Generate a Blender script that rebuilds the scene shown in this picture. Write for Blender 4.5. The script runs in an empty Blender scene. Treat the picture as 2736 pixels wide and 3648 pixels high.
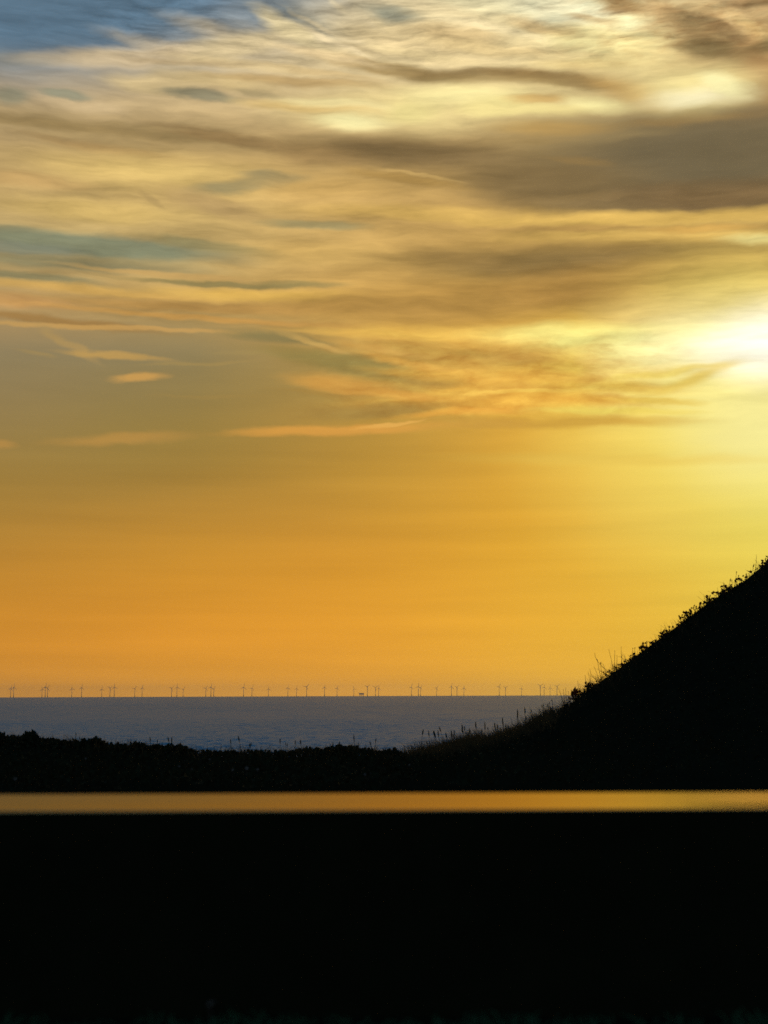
import bpy, math, random
import numpy as np
from mathutils import Vector, Matrix, Euler

random.seed(7)
rng = np.random.default_rng(11)
scene = bpy.context.scene
COL = scene.collection
rad = math.radians

# ------------------------------------------------------------------ frame
EYE = Vector((0.0, 0.0, 0.66))
SEA = -11.4                      # sea level
HE = EYE.z - SEA                 # eye height above the sea
RE = 7.4e6                       # earth radius with refraction
FPX = 5066.0                     # focal length in pixels of the 2736 x 3648 frame
PITCH = math.atan((2470 - 1824) / FPX)
CAM_M = Euler((math.pi / 2 + PITCH, 0, 0), 'XYZ').to_matrix() @ Matrix.Rotation(rad(-0.2), 3, 'Z')

cam_d = bpy.data.cameras.new('camera')
cam = bpy.data.objects.new('camera', cam_d)
COL.objects.link(cam)
cam.matrix_world = Matrix.Translation(EYE) @ CAM_M.to_4x4()
cam_d.sensor_width = 36.0
cam_d.lens = 50.0
cam_d.clip_start = 0.05
cam_d.clip_end = 90000.0
cam_d.dof.use_dof = True
cam_d.dof.focus_distance = 45.0
cam_d.dof.aperture_fstop = 50.0 / 17.0
scene.camera = cam


def ray(u, v):
    return CAM_M @ Vector(((u - 1368) / FPX, -(v - 1824) / FPX, -1.0))


def at(u, v, y):
    """The point seen at pixel (u, v) of the full photograph at depth y."""
    r = ray(u, v)
    return EYE + r * (y / r.y)


def lin(c):
    out = []
    for k in c[:3]:
        k = k / 255.0
        out.append(k / 12.92 if k <= 0.04045 else ((k + 0.055) / 1.055) ** 2.4)
    return (*out, 1.0)


# ------------------------------------------------------------------ render settings
scene.view_settings.view_transform = 'Standard'
scene.view_settings.look = 'None'
scene.view_settings.exposure = 0.0
scene.view_settings.gamma = 1.0
scene.render.engine = 'CYCLES'
scene.cycles.use_denoising = False
scene.cycles.max_bounces = 6
scene.cycles.volume_bounces = 1
scene.cycles.sample_clamp_indirect = 2.0
scene.cycles.sample_clamp_direct = 3.0

# ------------------------------------------------------------------ node helper
class NT:
    def __init__(self, tree):
        self.t = tree
        for n in list(tree.nodes):
            tree.nodes.remove(n)

    def n(self, kind, **kw):
        nd = self.t.nodes.new(kind)
        for k, v in kw.items():
            setattr(nd, k, v)
        return nd

    def put(self, sock, val):
        if hasattr(val, 'is_output'):
            self.t.links.new(val, sock)
        else:
            sock.default_value = val

    def math(self, op, a, b=None, c=None, clamp=False):
        nd = self.n('ShaderNodeMath', operation=op, use_clamp=clamp)
        for i, v in enumerate((a, b, c)):
            if v is not None:
                self.put(nd.inputs[i], v)
        return nd.outputs[0]

    def vmath(self, op, a, b=None):
        nd = self.n('ShaderNodeVectorMath', operation=op)
        self.put(nd.inputs[0], a)
        if b is not None:
            self.put(nd.inputs[1], b)
        return nd.outputs['Value'] if op in ('LENGTH', 'DOT_PRODUCT', 'DISTANCE') else nd.outputs[0]

    def mapping(self, vec, loc=(0, 0, 0), rot=0.0, scale=(1, 1, 1), kind='POINT'):
        nd = self.n('ShaderNodeMapping', vector_type=kind)
        self.put(nd.inputs['Vector'], vec)
        nd.inputs['Location'].default_value = loc
        nd.inputs['Rotation'].default_value = (0, 0, rot)
        nd.inputs['Scale'].default_value = scale
        return nd.outputs[0]

    def noise(self, vec, scale=1.0, detail=2.0, rough=0.5, dist=0.0, flat=False):
        nd = self.n('ShaderNodeTexNoise')
        if flat:
            nd.noise_dimensions = '2D'
        self.put(nd.inputs['Vector'], vec)
        nd.inputs['Scale'].default_value = scale
        nd.inputs['Detail'].default_value = detail
        nd.inputs['Roughness'].default_value = rough
        nd.inputs['Distortion'].default_value = dist
        return nd

    def rng(self, val, a, b, c=0.0, d=1.0, kind='SMOOTHSTEP'):
        nd = self.n('ShaderNodeMapRange', interpolation_type=kind)
        self.put(nd.inputs['Value'], val)
        nd.inputs['From Min'].default_value = a
        nd.inputs['From Max'].default_value = b
        nd.inputs['To Min'].default_value = c
        nd.inputs['To Max'].default_value = d
        return nd.outputs[0]

    def mix(self, fac, a, b, mode='MIX'):
        nd = self.n('ShaderNodeMix', data_type='RGBA', blend_type=mode)
        self.put(nd.inputs[0], fac)
        self.put(nd.inputs[6], a)
        self.put(nd.inputs[7], b)
        return nd.outputs[2]


# ------------------------------------------------------------------ sky and sun
SUN_AZ, SUN_EL = rad(17.0), rad(14.0)
world = bpy.data.worlds.new('World')
scene.world = world
world.use_nodes = True
world.cycles.sampling_method = 'MANUAL'
world.cycles.sample_map_resolution = 512
W = NT(world.node_tree)
K = 3072.0                        # cloud chart: units per radian, so that it reads like the 1659 x 2212 view


def chart(u, v):
    """view pixel (1659 wide) -> position on the sky in chart units (azimuth, elevation)."""
    r = ray(u * 2736 / 1659, v * 2736 / 1659).normalized()
    return (math.atan2(r.x, r.y) * K + 829.5, 1502 - math.asin(r.z) * K)


gen = W.n('ShaderNodeTexCoord').outputs['Generated']
sep = W.n('ShaderNodeSeparateXYZ')
W.put(sep.inputs[0], gen)
az = W.math('ARCTAN2', sep.outputs[0], sep.outputs[1])
el = W.math('ARCSINE', sep.outputs[2])
pu = W.math('MULTIPLY_ADD', az, K, 829.5)
pv = W.math('MULTIPLY_ADD', el, -K, 1502.0)
cmb = W.n('ShaderNodeCombineXYZ')
W.put(cmb.inputs[0], pu)
W.put(cmb.inputs[1], pv)
P = cmb.outputs[0]

# wind-drawn warps of the chart
cloudy = W.rng(pv, 1020.0, 780.0)                 # 1 where clouds are, 0 in the clear band over the sea


def warp(vec, sx, sy, ax, ay, detail, rough, seed):
    n1 = W.noise(W.mapping(vec, loc=(seed, seed * 1.7, 0), scale=(1 / sx, 1 / sy, 1)), 1.0, detail, rough, flat=True)
    sc = W.n('ShaderNodeSeparateColor')
    W.put(sc.inputs[0], n1.outputs['Color'])
    cx = W.n('ShaderNodeCombineXYZ')
    W.put(cx.inputs[0], W.math('MULTIPLY_ADD', sc.outputs[0], ax, -0.5 * ax))
    W.put(cx.inputs[1], W.math('MULTIPLY_ADD', sc.outputs[1], ay, -0.5 * ay))
    off = cx.outputs[0]
    return W.vmath('ADD', vec, off)


W1 = warp(P, 300, 110, 90, 34, 4.0, 0.5, 3.1)
W2 = warp(warp(P, 300, 110, 60, 22, 2.0, 0.5, 3.1), 100, 30, 52, 15, 4.0, 0.55, 9.4)
WS = warp(P, 220, 60, 40, 12, 2.0, 0.5, 5.5)      # soft warp for the broad gradient

# broad colour of the sky: five azimuths, each by elevation
ROWS = [-260, -40, 150, 300, 430, 560, 640, 740, 800, 900, 1000, 1100, 1200, 1300, 1400, 1500]
GRID = {
    0: [(70, 94, 118), (92, 115, 132), (194, 172, 134), (166, 140, 95), (206, 172, 108), (166, 150, 105), (192, 152, 92), (143, 129, 96),
        (144, 126, 88), (148, 125, 77), (157, 127, 64), (167, 127, 55), (187, 133, 50), (205, 140, 46), (212, 140, 43), (210, 143, 50)],
    415: [(66, 92, 122), (100, 118, 134), (226, 201, 152), (172, 142, 92), (208, 174, 106), (186, 160, 105), (197, 157, 86), (145, 130, 92),
          (146, 127, 82), (150, 125, 66), (160, 128, 60), (180, 133, 54), (205, 145, 48), (219, 149, 46), (225, 150, 45), (224, 155, 52)],
    830: [(70, 94, 120), (200, 184, 146), (236, 212, 158), (170, 140, 88), (202, 164, 98), (205, 166, 95), (200, 155, 80), (205, 160, 78),
          (180, 146, 74), (187, 146, 66), (194, 148, 58), (202, 149, 54), (215, 152, 48), (225, 158, 48), (231, 160, 48), (236, 166, 55)],
    1244: [(84, 100, 122), (232, 214, 160), (236, 212, 150), (160, 132, 82), (178, 142, 82), (178, 142, 76), (188, 147, 72), (234, 190, 84),
           (235, 184, 78), (234, 184, 72), (225, 175, 62), (229, 176, 60), (232, 179, 58), (231, 176, 56), (236, 179, 55), (240, 182, 60)],
    1659: [(90, 102, 118), (190, 160, 110), (196, 156, 98), (128, 107, 76), (134, 108, 72), (186, 150, 78), (232, 188, 92), (262, 262, 250),
           (258, 252, 222), (248, 238, 140), (243, 228, 116), (239, 221, 102), (235, 211, 88), (233, 202, 74), (232, 191, 62), (235, 186, 56)],
}
sws = W.n('ShaderNodeSeparateXYZ')
W.put(sws.inputs[0], WS)
tv = W.math('DIVIDE', W.math('SUBTRACT', sws.outputs[1], -300.0), 1900.0, clamp=True)
base = None
us0 = sorted(GRID)


def column(u):
    """Catmull-Rom between the listed azimuths, in linear light"""
    k = min(max(sum(1 for q in us0 if q <= u) - 1, 0), len(us0) - 2)
    t = (u - us0[k]) / (us0[k + 1] - us0[k])
    cols = [[lin(c)[:3] for c in GRID[us0[min(max(k + j, 0), len(us0) - 1)]]] for j in (-1, 0, 1, 2)]
    out = []
    for r_ in range(len(ROWS)):
        a0, a1, a2, a3 = (np.array(cols[j][r_]) for j in range(4))
        q = 0.5 * (2 * a1 + (a2 - a0) * t + (2 * a0 - 5 * a1 + 4 * a2 - a3) * t * t + (3 * a1 - a0 - 3 * a2 + a3) * t ** 3)
        q = np.clip(q, np.minimum(a1, a2), np.maximum(a1, a2))
        out.append((*[float(w) for w in q], 1.0))
    return out


us = [1659 * i / 12 for i in range(13)]
for i, u in enumerate(us):
    rp = W.n('ShaderNodeValToRGB')
    W.put(rp.inputs[0], tv)
    rp.color_ramp.interpolation = 'B_SPLINE'
    cr = rp.color_ramp
    pts = [((chart(u, v)[1] + 300) / 1900.0, c) for v, c in zip(ROWS, column(u))]
    while len(cr.elements) < len(pts):
        cr.elements.new(0.5)
    for e, (p, c) in zip(cr.elements, pts):
        e.position = p
    for e, (p, c) in zip(cr.elements, pts):
        e.color = c
    if base is None:
        base = rp.outputs[0]
    else:
        f = W.rng(sws.outputs[0], chart(us[i - 1], 900)[0], chart(u, 900)[0], kind='LINEAR')
        base = W.mix(f, base, rp.outputs[0])

# cloud banks, streaks and gaps: (u, v, half length, half height, tilt, colour, opacity, edge 0 soft .. 1 crisp, warp)
F = [
    # clear blue at the top left and its ragged rim
    (60, -60, 640, 178, -6, (92, 117, 136), 1.0, .4, 2),
    (575, 20, 70, 30, 6, (112, 124, 132), .9, .3, 2),
    (670, 46, 95, 26, 16, (140, 140, 124), .55, .0, 2),
    (848, 32, 66, 19, 12, (126, 132, 118), .75, .1, 2),
    (0, 125, 120, 18, -3, (138, 136, 125), .6, .2, 2),
    # pale cirrus under it
    (470, 70, 120, 16, 14, (206, 186, 148), .55, .0, 2),
    (330, 92, 120, 12, 8, (198, 178, 142), .5, .0, 2),
    (760, 30, 90, 6, 24, (214, 196, 156), .6, .1, 2),
    (720, 66, 100, 6, 22, (220, 200, 158), .6, .1, 2),
    (300, 122, 240, 22, -5, (208, 184, 142), .8, .2, 2),
    (520, 100, 150, 24, -14, (216, 194, 146), .75, .2, 2),
    (630, 66, 90, 20, 26, (226, 206, 156), .85, .2, 2),
    (900, 92, 190, 26, 10, (226, 200, 146), .6, .1, 2),
    (1110, 10, 190, 32, 10, (238, 226, 178), .9, .2, 2),
    (1215, 22, 170, 30, 14, (243, 234, 190), .9, .2, 2),
    (335, 182, 110, 18, 2, (222, 196, 142), .8, .2, 2),
    (470, 175, 150, 15, 4, (218, 190, 130), .6, .2, 2),
    (190, 224, 90, 11, 3, (208, 182, 138), .7, .2, 2),
    (133, 201, 55, 8, 2, (138, 138, 115), .8, .3, 2),
    (20, 208, 45, 15, -4, (140, 139, 116), .75, .2, 2),
    (445, 206, 95, 10, 4, (148, 142, 114), .85, .3, 2),
    (560, 200, 60, 6, 6, (165, 148, 108), .6, .2, 2),
    (780, 103, 70, 8, 10, (168, 148, 108), .6, .1, 2),
    (985, 78, 120, 18, 8, (204, 172, 116), .6, .1, 2),
    (835, 147, 210, 15, 9, (158, 131, 82), .85, .25, 2),
    (1060, 166, 170, 14, 4, (142, 115, 70), .85, .25, 2),
    (1215, 172, 165, 16, 7, (145, 116, 70), .85, .3, 2),
    (650, 178, 200, 11, 2, (186, 152, 95), .7, .1, 2),
    (1270, 140, 120, 12, 3, (224, 196, 126), .5, .1, 2),
    # big dark bank
    (230, 282, 380, 38, 2, (162, 138, 92), .6, .0, 1),
    (300, 284, 330, 14, 3, (148, 124, 80), .6, .1, 2),
    (70, 262, 170, 10, 0, (150, 126, 82), .6, .2, 2),
    (480, 296, 160, 15, 8, (146, 118, 76), .8, .2, 2),
    (300, 268, 120, 5, 2, (172, 146, 98), .6, .1, 2),
    (250, 322, 170, 10, 5, (170, 137, 87), .7, .1, 2),
    (1210, 278, 150, 14, 4, (202, 162, 92), .8, .1, 2),
    (890, 330, 300, 36, 3, (129, 106, 69), .95, .3, 1),
    (690, 335, 120, 24, 6, (156, 126, 80), .7, .2, 1),
    (1520, 350, 430, 112, -1, (116, 102, 74), 1.0, .36, 1),
    (1330, 296, 150, 9, -3, (146, 125, 84), .6, .0, 2),
    (1150, 300, 110, 10, 3, (164, 136, 86), .6, .0, 2),
    (1210, 424, 190, 9, 3, (152, 123, 75), .6, .0, 2),
    (1450, 405, 160, 10, 2, (130, 110, 76), .5, .0, 2),
    (1180, 392, 250, 46, 4, (128, 106, 69), .85, .3, 1),
    (1560, 425, 260, 32, 2, (128, 102, 66), .8, .2, 1),
    (1490, 258, 150, 10, 0, (150, 122, 76), .7, .2, 2),
    (1250, 347, 70, 9, 12, (146, 118, 72), .6, .1, 2),
    # bright rift above the big dark bank
    (920, 232, 320, 46, -1, (242, 219, 150), .92, .1, 1),
    (762, 262, 90, 17, 3, (247, 234, 168), .95, .15, 1),
    (885, 238, 62, 24, 0, (240, 222, 148), .85, .1, 2),
    (1000, 208, 150, 22, 4, (244, 228, 158), .9, .1, 1),
    (1075, 232, 90, 20, 0, (238, 220, 145), .8, .1, 2),
    (1275, 228, 95, 17, 6, (250, 236, 165), .9, .0, 2),
    (1150, 215, 62, 11, 2, (204, 164, 96), .75, .2, 2),
    (1370, 200, 110, 26, 18, (216, 172, 98), .7, .0, 1),
    (1360, 110, 130, 52, 12, (241, 220, 150), .8, .0, 1),
    (1266, 78, 80, 22, 4, (238, 222, 156), .8, .1, 2),
    (1353, 47, 48, 14, 4, (246, 237, 180), .9, .15, 2),
    (1180, 60, 110, 13, 12, (205, 170, 112), .6, .1, 2),
    (1275, 42, 60, 8, 14, (208, 172, 112), .6, .1, 2),
    (700, 120, 140, 10, 8, (228, 202, 152), .7, .1, 2),
    (930, 118, 150, 9, 8, (232, 208, 152), .7, .1, 2),
    (720, 88, 90, 7, 20, (232, 210, 164), .7, .1, 2),
    (1040, 60, 170, 10, 10, (236, 216, 166), .7, .1, 2),
    (1090, 108, 190, 12, 6, (228, 200, 140), .7, .1, 2),
    (560, 145, 190, 9, 5, (224, 198, 144), .7, .1, 2),
    (700, 160, 130, 7, 6, (216, 186, 130), .6, .1, 2),
    (420, 135, 160, 7, 0, (186, 160, 116), .5, .1, 2),
    (660, 232, 150, 12, 4, (220, 186, 116), .7, .1, 2),
    (720, 222, 120, 10, 2, (240, 222, 158), .7, .1, 2),
    (1130, 240, 150, 12, 2, (240, 220, 146), .85, .1, 2),
    # ragged bank in the top right corner
    (1335, 12, 80, 17, 25, (178, 144, 92), .8, .2, 2),
    (1450, 38, 95, 22, 30, (196, 158, 104), .7, .1, 2),
    (1550, 90, 150, 28, 32, (152, 123, 80), .9, .15, 2),
    (1540, 25, 62, 16, 8, (224, 188, 128), .7, .1, 2),
    (1636, 62, 50, 18, 22, (220, 186, 122), .7, .1, 2),
    (1524, 106, 62, 17, 10, (128, 108, 70), .85, .25, 2),
    (1560, 68, 60, 12, 30, (138, 112, 74), .7, .2, 2),
    (1645, 103, 60, 15, -12, (130, 111, 72), .85, .25, 2),
    (1660, 4, 60, 10, 0, (138, 114, 76), .85, .2, 2),
    (1645, 155, 70, 40, 40, (178, 137, 86), .8, .1, 1),
    (1505, 190, 150, 48, 0, (246, 228, 156), .9, .0, 1),
    (1500, 212, 120, 20, 0, (255, 243, 194), .9, .0, 2),
    (1560, 182, 60, 18, 20, (250, 240, 176), .8, .1, 2),
    # gold between the banks on the left
    (310, 372, 270, 42, 1, (222, 189, 114), .9, .05, 1),
    (60, 392, 130, 14, 0, (198, 160, 100), .6, .1, 2),
    (520, 402, 115, 13, -7, (154, 140, 99), .85, .25, 2),
    (600, 384, 80, 11, 2, (152, 139, 100), .8, .2, 2),
    (455, 440, 130, 21, 10, (176, 146, 96), .75, .15, 2),
    (320, 432, 30, 7, 30, (170, 142, 92), .5, .1, 2),
    (200, 455, 220, 22, 1, (220, 186, 110), .8, .05, 2),
    (720, 412, 190, 30, 2, (210, 170, 99), .8, .05, 1),
    (870, 388, 140, 11, 9, (192, 153, 85), .7, .1, 2),
    (900, 380, 100, 4, 10, (216, 178, 108), .6, .1, 2),
    (680, 487, 120, 9, 3, (150, 140, 98), .75, .2, 2),
    (20, 490, 70, 6, 0, (160, 145, 100), .6, .2, 2),
    (960, 464, 330, 17, 2, (221, 180, 97), .85, .05, 2),
    (1420, 472, 380, 16, 2, (229, 187, 97), .85, .15, 2),
    (1420, 510, 340, 17, 3, (235, 192, 102), .85, .1, 2),
    (1250, 492, 140, 7, 2, (190, 150, 84), .7, .1, 2),
    (1520, 490, 140, 7, 2, (214, 166, 84), .7, .1, 2),
    (1650, 513, 90, 12, 4, (250, 232, 150), .9, .1, 2),
    # green grey gaps at the left
    (190, 528, 330, 24, 2, (127, 131, 104), .95, .35, 2),
    (50, 536, 120, 15, 0, (128, 131, 110), .8, .2, 2),
    (470, 532, 150, 13, 6, (142, 133, 92), .8, .2, 2),
    (150, 569, 300, 14, 0, (138, 130, 95), .85, .2, 2),
    (60, 602, 160, 11, 2, (139, 132, 95), .8, .2, 2),
    (380, 592, 240, 6, 2, (198, 160, 96), .8, .2, 2),
    (480, 612, 220, 6, 1, (140, 126, 80), .85, .2, 2),
    (640, 614, 120, 8, 3, (148, 130, 80), .75, .2, 2),
    (240, 625, 240, 5, 1, (168, 145, 92), .5, .1, 2),
    (690, 548, 190, 28, 2, (212, 173, 99), .8, .05, 1),
    (250, 632, 380, 10, 1, (212, 168, 90), .85, .1, 2),
    (560, 636, 220, 13, 1, (226, 181, 90), .9, .15, 2),
    (430, 662, 400, 13, 0, (178, 137, 75), .85, .15, 2),
    (40, 652, 110, 13, 2, (202, 154, 93), .75, .05, 2),
    (430, 687, 400, 7, 2, (208, 157, 82), .8, .1, 2),
    (120, 693, 230, 9, 4, (158, 121, 68), .85, .2, 2),
    (250, 709, 400, 5, 0, (200, 157, 90), .8, .2, 2),
    # dark bank over the sun
    (1280, 566, 420, 46, 1, (148, 119, 66), .95, .3, 1),
    (1180, 566, 300, 34, 2, (138, 112, 66), .9, .3, 1),
    (1000, 560, 140, 16, 10, (152, 122, 70), .7, .2, 2),
    (1200, 630, 400, 46, -4, (171, 131, 67), .92, .15, 1),
    (1480, 580, 240, 36, -4, (186, 146, 74), .7, .1, 1),
    (790, 668, 240, 26, 2, (180, 139, 72), .85, .1, 1),
    (1000, 645, 160, 12, 2, (196, 152, 78), .6, .0, 2),
    (1000, 721, 360, 15, 1, (236, 187, 86), .85, .05, 2),
    (1290, 722, 270, 22, 2, (246, 228, 128), .95, .1, 1),
    (1480, 900, 330, 230, -30, (244, 222, 108), .6, .0, 1),
    (1640, 860, 190, 190, 0, (243, 236, 168), .75, .0, 1),
    (1390, 735, 300, 36, 2, (249, 236, 140), .95, .0, 1),
    (1640, 750, 330, 200, 0, (248, 230, 122), .62, .0, 1),
    (1585, 742, 230, 58, 3, (260, 250, 196), .9, .0, 1),
    (1670, 742, 150, 80, 0, (272, 267, 246), .95, .0, 1),
    # lower streaks
    (610, 729, 125, 12, 4, (140, 126, 80), .85, .2, 2),
    (685, 745, 75, 7, 18, (206, 166, 92), .8, .2, 2),
    (600, 767, 120, 5, 3, (166, 142, 86), .6, .1, 2),
    (760, 786, 215, 19, 8, (147, 128, 71), .9, .25, 2),
    (800, 752, 140, 7, 10, (208, 162, 82), .7, .1, 2),
    (750, 831, 120, 19, 6, (213, 158, 74), .9, .1, 2),
    (900, 818, 90, 11, 10, (178, 140, 70), .6, .1, 2),
    (720, 850, 120, 6, 3, (172, 136, 68), .6, .1, 2),
    (1010, 868, 230, 24, 1, (229, 169, 70), .75, .0, 1),
    (1000, 840, 100, 8, -6, (238, 184, 80), .6, .1, 2),
    (790, 887, 190, 16, -3, (165, 131, 66), .85, .15, 2),
    (1050, 850, 90, 10, -8, (240, 188, 84), .8, .1, 2),
    (860, 850, 90, 10, 8, (222, 164, 74), .8, .1, 2),
    (960, 890, 110, 8, -4, (226, 166, 70), .7, .1, 2),
    (1130, 872, 90, 8, 0, (238, 182, 76), .7, .1, 2),
    (1090, 773, 150, 24, 2, (188, 146, 70), .9, .1, 1),
    (900, 790, 120, 10, 12, (226, 170, 78), .7, .1, 2),
    (960, 812, 160, 12, 6, (232, 178, 78), .75, .1, 2),
    (1100, 838, 120, 9, 2, (206, 154, 66), .7, .1, 2),
    (1060, 890, 160, 8, 0, (234, 172, 72), .7, .1, 2),
    (1190, 800, 80, 14, 0, (234, 192, 86), .7, .1, 2),
    (1450, 802, 150, 8, -5, (236, 206, 96), .7, .1, 2),
    (1350, 838, 130, 17, 4, (232, 188, 78), .8, .1, 1),
    (1495, 818, 100, 13, -18, (235, 202, 92), .8, .1, 1),
    (1180, 848, 140, 5, 1, (240, 196, 88), .8, .2, 2),
    (1270, 868, 150, 12, 4, (228, 172, 70), .85, .1, 1),
    (1180, 815, 120, 11, 4, (220, 168, 72), .7, .1, 2),
    (1420, 868, 90, 7, 4, (234, 198, 86), .7, .1, 2),
    (1310, 890, 170, 7, 2, (242, 214, 98), .8, .1, 2),
    (1230, 912, 260, 12, 1, (206, 159, 64), .8, .1, 2),
    (1010, 912, 150, 11, 3, (194, 147, 64), .6, .1, 2),
    (720, 928, 220, 10, -2, (217, 156, 70), .9, .2, 2),
    (850, 915, 70, 4, -8, (228, 172, 84), .8, .2, 2),
    (150, 742, 75, 10, 28, (174, 144, 90), .85, .15, 2),
    (255, 767, 120, 7, 3, (190, 152, 86), .9, .2, 2),
    (85, 762, 40, 5, 8, (164, 138, 86), .6, .1, 2),
    (300, 817, 62, 9, -5, (202, 155, 84), .95, .2, 2),
    (430, 784, 120, 4, -4, (168, 140, 82), .5, .1, 2),
    (260, 949, 150, 11, -5, (182, 139, 70), .85, .1, 2),
    (0, 962, 32, 11, 0, (184, 140, 72), .8, .1, 2),
    (480, 858, 130, 4, -2, (162, 132, 72), .4, .1, 2),
    (1350, 992, 360, 14, 2, (228, 192, 84), .5, .0, 1),
]
col = W.vmath('MULTIPLY', base, (1.0001, 1.0001, 1.0001))
G1, G2 = W1, W2
for fi, (u, v, rx, ry, tilt, c, op, edge, wsel) in enumerate(F):
    if fi % 10 == 0:           # take the features in batches, so that the shader needs little memory at a time
        still = W.vmath('MULTIPLY', col, (1e-7, 1e-7, 1e-7))
        G1, G2 = W.vmath('ADD', W1, still), W.vmath('ADD', W2, still)
    cu, cv = chart(u, v)
    m = W.mapping(G1 if wsel == 1 else G2, loc=(cu, cv, 0), rot=rad(tilt), scale=(rx * 1.12, ry * 1.18, 1), kind='TEXTURE')
    d = W.vmath('LENGTH', m)
    fac = W.rng(d, 1.27, 0.95 * edge + (0.14 if wsel == 2 and edge > 0 else 0.0), 0.0, op)
    mv = W.n('ShaderNodeMix', data_type='VECTOR')
    W.put(mv.inputs[0], fac)
    W.put(mv.inputs[4], col)
    mv.inputs[5].default_value = lin(c)[:3]
    col = mv.outputs[1]

# fine fibres drawn out by the wind: long strands, finer wisps, and slanting mares' tails at the top
fib1 = W.noise(W.mapping(W2, scale=(1 / 240, 1 / 36, 1)), 1.0, 4.0, 0.52, flat=True).outputs[0]
fib2 = W.noise(W.mapping(W2, rot=rad(-24), scale=(1 / 150, 1 / 22, 1)), 1.0, 5.0, 0.6, flat=True).outputs[0]
topm = W.math('MULTIPLY', W.rng(pv, 240.0, 140.0), W.rng(pu, -50.0, 350.0))
fm = W.n('ShaderNodeMix', data_type='FLOAT')
W.put(fm.inputs[0], topm)
W.put(fm.inputs[2], fib1)
W.put(fm.inputs[3], fib2)
fib3 = W.noise(W.mapping(W2, rot=rad(-6), scale=(1 / 75, 1 / 26, 1)), 1.0, 5.0, 0.6, flat=True).outputs[0]
low = W.math('MULTIPLY', W.math('MULTIPLY', W.rng(pu, 550.0, 900.0), W.rng(pu, 1560.0, 1300.0)), W.math('MULTIPLY', W.rng(pv, 690.0, 780.0), W.rng(pv, 940.0, 880.0)))
corner = W.math('MULTIPLY', W.rng(pu, 1100.0, 1400.0), W.rng(pv, 230.0, 150.0))
broken = W.math('MULTIPLY', W.math('SUBTRACT', fib3, 0.5), W.math('MULTIPLY', W.math('MAXIMUM', low, corner), 0.85))
hair = warp(W2, 40, 16, 26, 7, 2.0, 0.5, 2.2)
fib4 = W.noise(W.mapping(hair, rot=rad(-7), scale=(1 / 85, 1 / 9, 1)), 1.0, 3.0, 0.55, flat=True).outputs[0]
clear = W.math('MULTIPLY', W.rng(pv, 690.0, 740.0), W.rng(pu, 900.0, 500.0))      # clear patch low at the left
bank = W.math('MULTIPLY', W.rng(pu, 1000.0, 1250.0), W.math('MULTIPLY', W.rng(pv, 235.0, 290.0), W.rng(pv, 470.0, 420.0)))      # inside the thick bank
amp = W.math('MULTIPLY', cloudy, W.math('MULTIPLY_ADD', clear, -0.7, 0.85))
blue = W.rng(W.math('MULTIPLY_ADD', pu, 0.15, pv), 112.0, 78.0)              # open blue at the top left
amp = W.math('MULTIPLY', amp, W.math('MULTIPLY_ADD', blue, -0.96, 1.0))
amp = W.math('MULTIPLY', amp, W.math('MULTIPLY_ADD', bank, -0.6, 1.0))
amp = W.math('MULTIPLY', amp, W.math('MULTIPLY_ADD', topm, 0.9, 1.0))
gain = W.math('MULTIPLY_ADD', W.math('SUBTRACT', fm.outputs[0], 0.5), amp, 1.0)
hairs = W.math('MULTIPLY', W.math('SUBTRACT', fib4, 0.5), W.math('MULTIPLY', amp, W.rng(pv, 900.0, 500.0, 0.06, 0.27)))
gain = W.math('ADD', gain, hairs)
veil = W.noise(W.mapping(P, scale=(1 / 1100, 1 / 60, 1)), 1.0, 3.0, 0.5, flat=True).outputs[0]      # thin level veils over the horizon
gain = W.math('MULTIPLY_ADD', W.math('SUBTRACT', veil, 0.5), W.rng(pv, 850.0, 1000.0, 0.0, 0.28), gain)
gv = W.n('ShaderNodeCombineXYZ')
for i, k in enumerate((0.65, 1.05, 1.3)):
    W.put(gv.inputs[i], W.math('MULTIPLY_ADD', broken, k, gain))
col = W.vmath('MULTIPLY', col, gv.outputs[0])

# the veiled sun itself, past the right edge of the frame
sx, sy = chart(1765, 738)
sd = W.vmath('LENGTH', W.mapping(P, loc=(sx, sy, 0), scale=(70, 60, 1), kind='TEXTURE'))
sf = W.rng(sd, 1.3, 0.1)
col = W.mix(sf, col, (2.6, 1.6, 0.38, 1.0))

# the rest of the sky dome: clear evening sky
nish = W.n('ShaderNodeTexSky', sky_type='NISHITA')
nish.sun_disc = False
nish.sun_elevation = SUN_EL
nish.sun_rotation = SUN_AZ
nish.air_density = 1.2
nish.dust_density = 2.0
dusk = W.vmath('MULTIPLY', nish.outputs[0], (0.06, 0.072, 0.095))
side = W.rng(W.math('ABSOLUTE', az), rad(24), rad(85))
up = W.rng(pv, -150.0, -900.0)
away = W.math('MAXIMUM', side, up)
col = W.mix(away, col, dusk)
col = W.mix(W.rng(el, -0.01, -0.08), col, (0.02, 0.022, 0.025, 1.0))     # below the horizon only dark water
bg = W.n('ShaderNodeBackground')
W.put(bg.inputs['Color'], col)
bg.inputs['Strength'].default_value = 1.0
wo = W.n('ShaderNodeOutputWorld')
W.t.links.new(bg.outputs[0], wo.inputs['Surface'])

sun_d = bpy.data.lights.new('sun', 'SUN')
sun_d.energy = 0.08
sun_d.angle = rad(10)
sun_d.color = (1.0, 0.58, 0.18)
sun = bpy.data.objects.new('sun', sun_d)
COL.objects.link(sun)
sdir = Vector((math.sin(SUN_AZ) * math.cos(SUN_EL), math.cos(SUN_AZ) * math.cos(SUN_EL), math.sin(SUN_EL)))
sun.rotation_euler = sdir.to_track_quat('Z', 'Y').to_euler()
sun.location = (4, 10, 20)

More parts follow.
